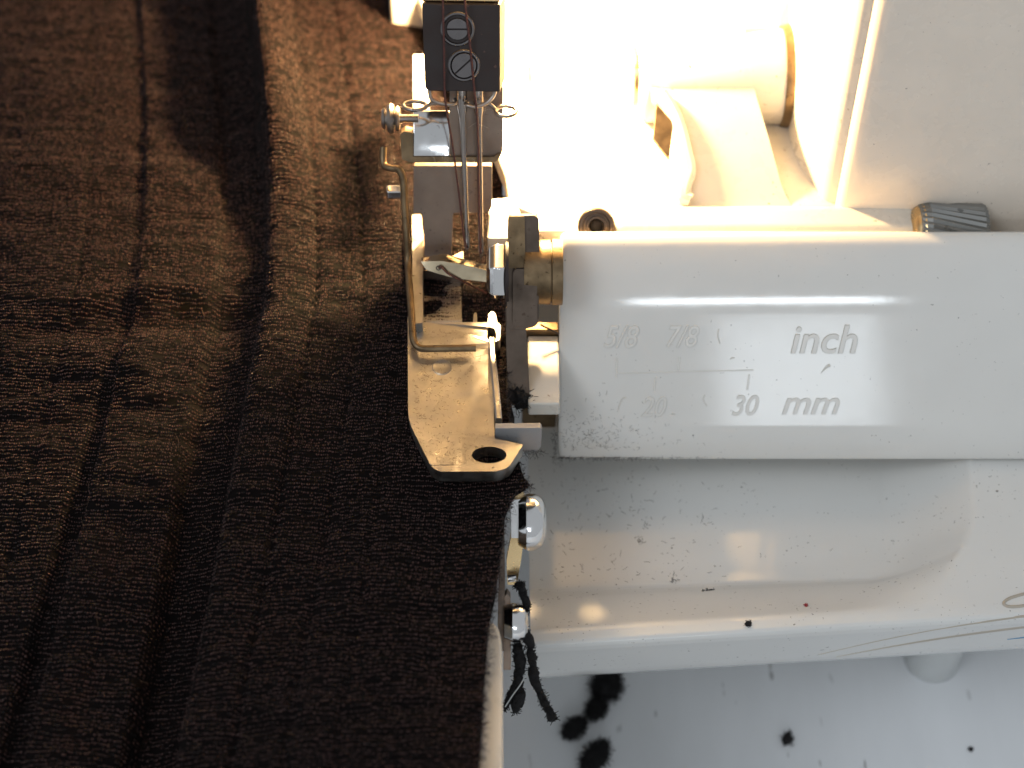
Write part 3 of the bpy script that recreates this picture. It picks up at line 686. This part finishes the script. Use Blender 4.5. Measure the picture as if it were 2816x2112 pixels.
# ------------------------------------------------------------------ threads
def thread(pts, r, label, name='needle_thread'):
    o = MB().tube(smooth_path(pts, 6), r, 8).build(name, THREADM, None); tag(o, label, 'thread'); return o
NT = lambda L: [S(u, v, N(d)) for u, v, d in L]
thread(NT([(1215, -120, 3.4), (1218, 0, 3.0), (1221, 130, 2.7), (1223, 253, 2.3), (1228, 300, 2.3), (1236, 350, 1.6), (1244, 395, 1.2), (1261, 525, .6), (1274, 636, .45), (1281, 675, .3), (1285, 688, -.2)]), .11, 'maroon thread running down to the left needle')
thread(NT([(1270, -120, 3.4), (1278, 0, 3.0), (1293, 127, 2.7), (1305, 253, 2.3), (1312, 316, 2.0), (1316, 420, .9), (1317, 525, .45), (1320, 640, .4), (1321, 690, .3), (1323, 702, -.2)]), .12, 'maroon thread running down to the right needle')
thread(NT([(1207, 737, 2.6), (1214, 735, 3.0), (1233, 753, 3.0), (1268, 771, 2.8), (1300, 787, 1.6), (1338, 806, .6)]), .11, 'dark thread leaving the eye of the upper looper', 'looper_thread')

# ------------------------------------------------------------------ scraps and lint
def strand(pts, w, label, seed, nf=260, cat='lint', name='fabric_scrap'):
    g = np.random.default_rng(seed); P = smooth_path(pts, 7)
    rad = [w*(1+.35*g.normal()) if 0 < i < len(P)-1 else w*.4 for i in range(len(P))]
    rad = [max(w*.5, .95*r) for r in rad]; rad = [sum(rad[max(0, i-1):i+2])/len(rad[max(0, i-1):i+2]) for i in range(len(rad))]
    mb = MB().tube([p+Vector(g.normal(size=3))*w*.12 for p in P], rad, 7)
    for _ in range(nf):
        p = P[g.integers(len(P))]; d = g.normal(size=3); d /= np.linalg.norm(d); Q = [p]
        for s_ in range(3): d = d+g.normal(size=3)*.5; d /= np.linalg.norm(d); Q.append(Q[-1]+Vector(d)*w*g.uniform(.25, .7))
        mb.tube(Q, .045, 3, cap=False)
    o = mb.build(name, SCRAPM, None, recalc=False, angle=180); tag(o, label, cat, 'trimmed black fabric scraps'); return o
HP = F(-22, -18, 45)
strand([S(u, v, HP) for u, v in G4([(330, 700), (350, 690), (365, 750), (385, 800), (370, 830)])], .42, 'black scrap curled above the lower silver bolt', 11)
strand([S(u, v, HP) for u, v in G4([(375, 930), (400, 1020), (415, 1120), (430, 1210), (465, 1290), (495, 1350), (525, 1402)])], .50, 'long black scrap dangling right of the lower bolt over the table', 12, 420)
strand([S(u, v, HP) for u, v in G4([(330, 1010), (345, 1100), (335, 1200), (345, 1270), (320, 1360)])], .55, 'black scrap hanging straight down under the lower bolt', 13, 360)
strand([S(u, v, HP) for u, v in G4([(345, 1180), (310, 1240), (285, 1300), (268, 1345)])], .34, 'short black scrap slanting left beside the white bed edge', 14)
strand([S(u, v, F(-22, -27, 60)) for u, v in G4([(475, 890), (462, 960), (445, 1045)])], .62, 'stubby black scrap on the base right of the lower bolt', 15)
o = MB().tube(smooth_path([S(u, v, F(-23, -17, 45)) for u, v in G4([(268, 1335), (310, 1270), (350, 1215), (385, 1150)])]), .07, 6).build('loose_thread', RUBBER); tag(o, 'fine white thread among the black scraps below the bolts', 'thread')
def blob(u, v, z, r, label, seed, sq, rot=0, nf=700):
    c = S(u, v, Z(z+r*.45)); mb = clump((0, 0, 0), r, nf, seed, sq)
    M = Matrix.Rotation(R(rot), 3, 'Z'); mb.v = [tuple(M @ Vector(p) + c) for p in mb.v]
    o = mb.build('lint_ball', SCRAPM, None, recalc=False, angle=180); tag(o, label, 'lint', 'black lint on the base and table'); return o
tz = ZT
blob(1668, 1885, tz, 1.9, 'largest black lint ball on the table below the base', 21, (.95, 1.1, .7), -35)
blob(1640, 1950, tz, 1.35, 'black lint tuft just below the largest lint ball', 22, (.9, 1.1, .7), -30)
blob(1582, 2000, tz, 1.35, 'black lint lump left of the big ball on the table', 23, (1.3, .75, .6), 40)
blob(1636, 2085, tz, 1.7, 'black lint lump at the bottom edge of the picture', 24, (.8, 1.7, .6), -30)
blob(2166, 2032, tz, .95, 'small lone black speck out on the open table', 25, (.75, 1.1, .6), -20, 50)
blob(1945, 1632, ZF+.6, .62, 'pair of black lint specks on the rolled base edge', 26, (1.25, .75, .8), 20, 60)
blob(2058, 1716, ZF+5.3, .42, 'tiny black lint speck on the lower base ridge', 27, (.9, 1, .8), 20, 40)
blob(2670, 2060, tz, .35, 'faint grey speck at the table lower right', 28, (1, 1, .6), 0, 20)
# fine lint: on the base floor, on the foot, along the cover's lower edge
st = []; di = []
for _ in range(150):
    u = 1480+abs(random.gauss(0, 330)); v = random.uniform(1270, 1600); p = on_base(u, v, .05)
    st.append(p); di.append((random.gauss(0, 1), random.gauss(0, 1), .05))
for _ in range(60):
    u0, v0 = random.choice([(1780, 1445), (1760, 1480), (1930, 1430), (1850, 1590), (1540, 1560)]); p = S(u0+random.gauss(0, 9), v0+random.gauss(0, 8), Z(ZF+.05))
    st.append(p); di.append((random.gauss(0, 1), random.gauss(0, 1), .1))
hairs('floor_lint', FUZZ, base, st, .55, .017, di, .6, 31, 4)
st = []; di = []
for _ in range(330):
    u = 1535+abs(random.gauss(0, 170)); p = S(u, 1258, F(4.55, -18.7, 20)); st.append(p); di.append((random.gauss(0, 1), -.4, random.gauss(-.3, .5)))
for _ in range(260):
    u = 1545+abs(random.gauss(0, 130)); v = 1235-abs(random.gauss(0, 60)); p = S(u, v, FACET)+fn*.03; st.append(p); di.append((random.gauss(0, 1), random.gauss(0, .8), random.gauss(0, 1)))
for _ in range(70):
    u = random.uniform(1523, 1534); v = random.uniform(1190, 1265); p = S(u, v, F(4.4, -17, 40)); st.append(p); di.append((-1, random.gauss(0, 1), random.gauss(0, 1)))
hairs('cover_lint', FUZZ, cover, st, .42, .014, di, .6, 32, 4)
st = []; di = []
for _ in range(950):
    u = random.uniform(1135, 1345); v = random.uniform(905, 1275); p = S(u, v, Z(toe(u, v)+.04)); st.append(p); di.append((random.gauss(0, 1), random.gauss(0, 1), .08))
for _ in range(120):
    u = random.uniform(1180, 1270); v = random.uniform(780, 880); p = S(u, v, Z(-4.9)); st.append(p); di.append((random.gauss(0, 1), random.gauss(0, 1), .08))
hairs('foot_lint', LINT, foot, st, .30, .012, di, .5, 33, 3)
st = []; di = []
for _ in range(46):
    st.append(S(random.uniform(1440, 1488), random.uniform(1236, 1243), Y(yb))); di.append((random.gauss(.3, .6), -.3, -1))
hairs('tab_lint', FUZZ, foot, st, .8, .015, di, .6, 34)
st = []; di = []
for _ in range(26):
    u, v = random.choice([(1324, 318), (1328, 340), (1190, 440), (1235, 435), (1310, 450), (1500, 640), (1440, 620)])
    st.append(S(u+random.gauss(0, 8), v+random.gauss(0, 8), N(.2))); di.append((random.gauss(0, 1), random.gauss(0, 1), random.gauss(0, 1)))
hairs('pale_lint', BEIGE, clamp, st, 1.1, .012, di, .8, 35, 6)

# specks and a stain on the cover and base
REDM = material('red_speck', (.28, .03, .04), .8)
STAIN = material('yellowed_stain', (.50, .46, .22), .5)
o = clump(on_base(2217, 1667, .12), .22, 14, 51).build('red_speck', REDM, None, recalc=False, angle=180); tag(o, 'tiny red fibre speck on the base band right of centre', 'lint')
cm = smooth_path([S(u, v, FACET)+fn*.05 for u, v in [(2258, 1026), (2266, 1016), (2274, 1008), (2282, 1004)]], 4)
MB().tube(cm, [.05+.012*i for i in range(len(cm))], 6).build('scuff_mark', LETTER, cover)
for L_ in ([(1700, 1128), (1704, 1112), (1712, 1096), (1722, 1093)], [(1976, 905), (1974, 925), (1980, 945)], [(1846, 1140), (1851, 1137), (1856, 1140)], [(2008, 988), (2014, 984), (2020, 985)], [(1938, 1086), (1934, 1098), (1944, 1116)]):
    MB().tube(smooth_path([S(u, v, FACET)+fn*.03 for u, v in L_], 4), .08, 6).build('worn_mark', LETTER, cover)
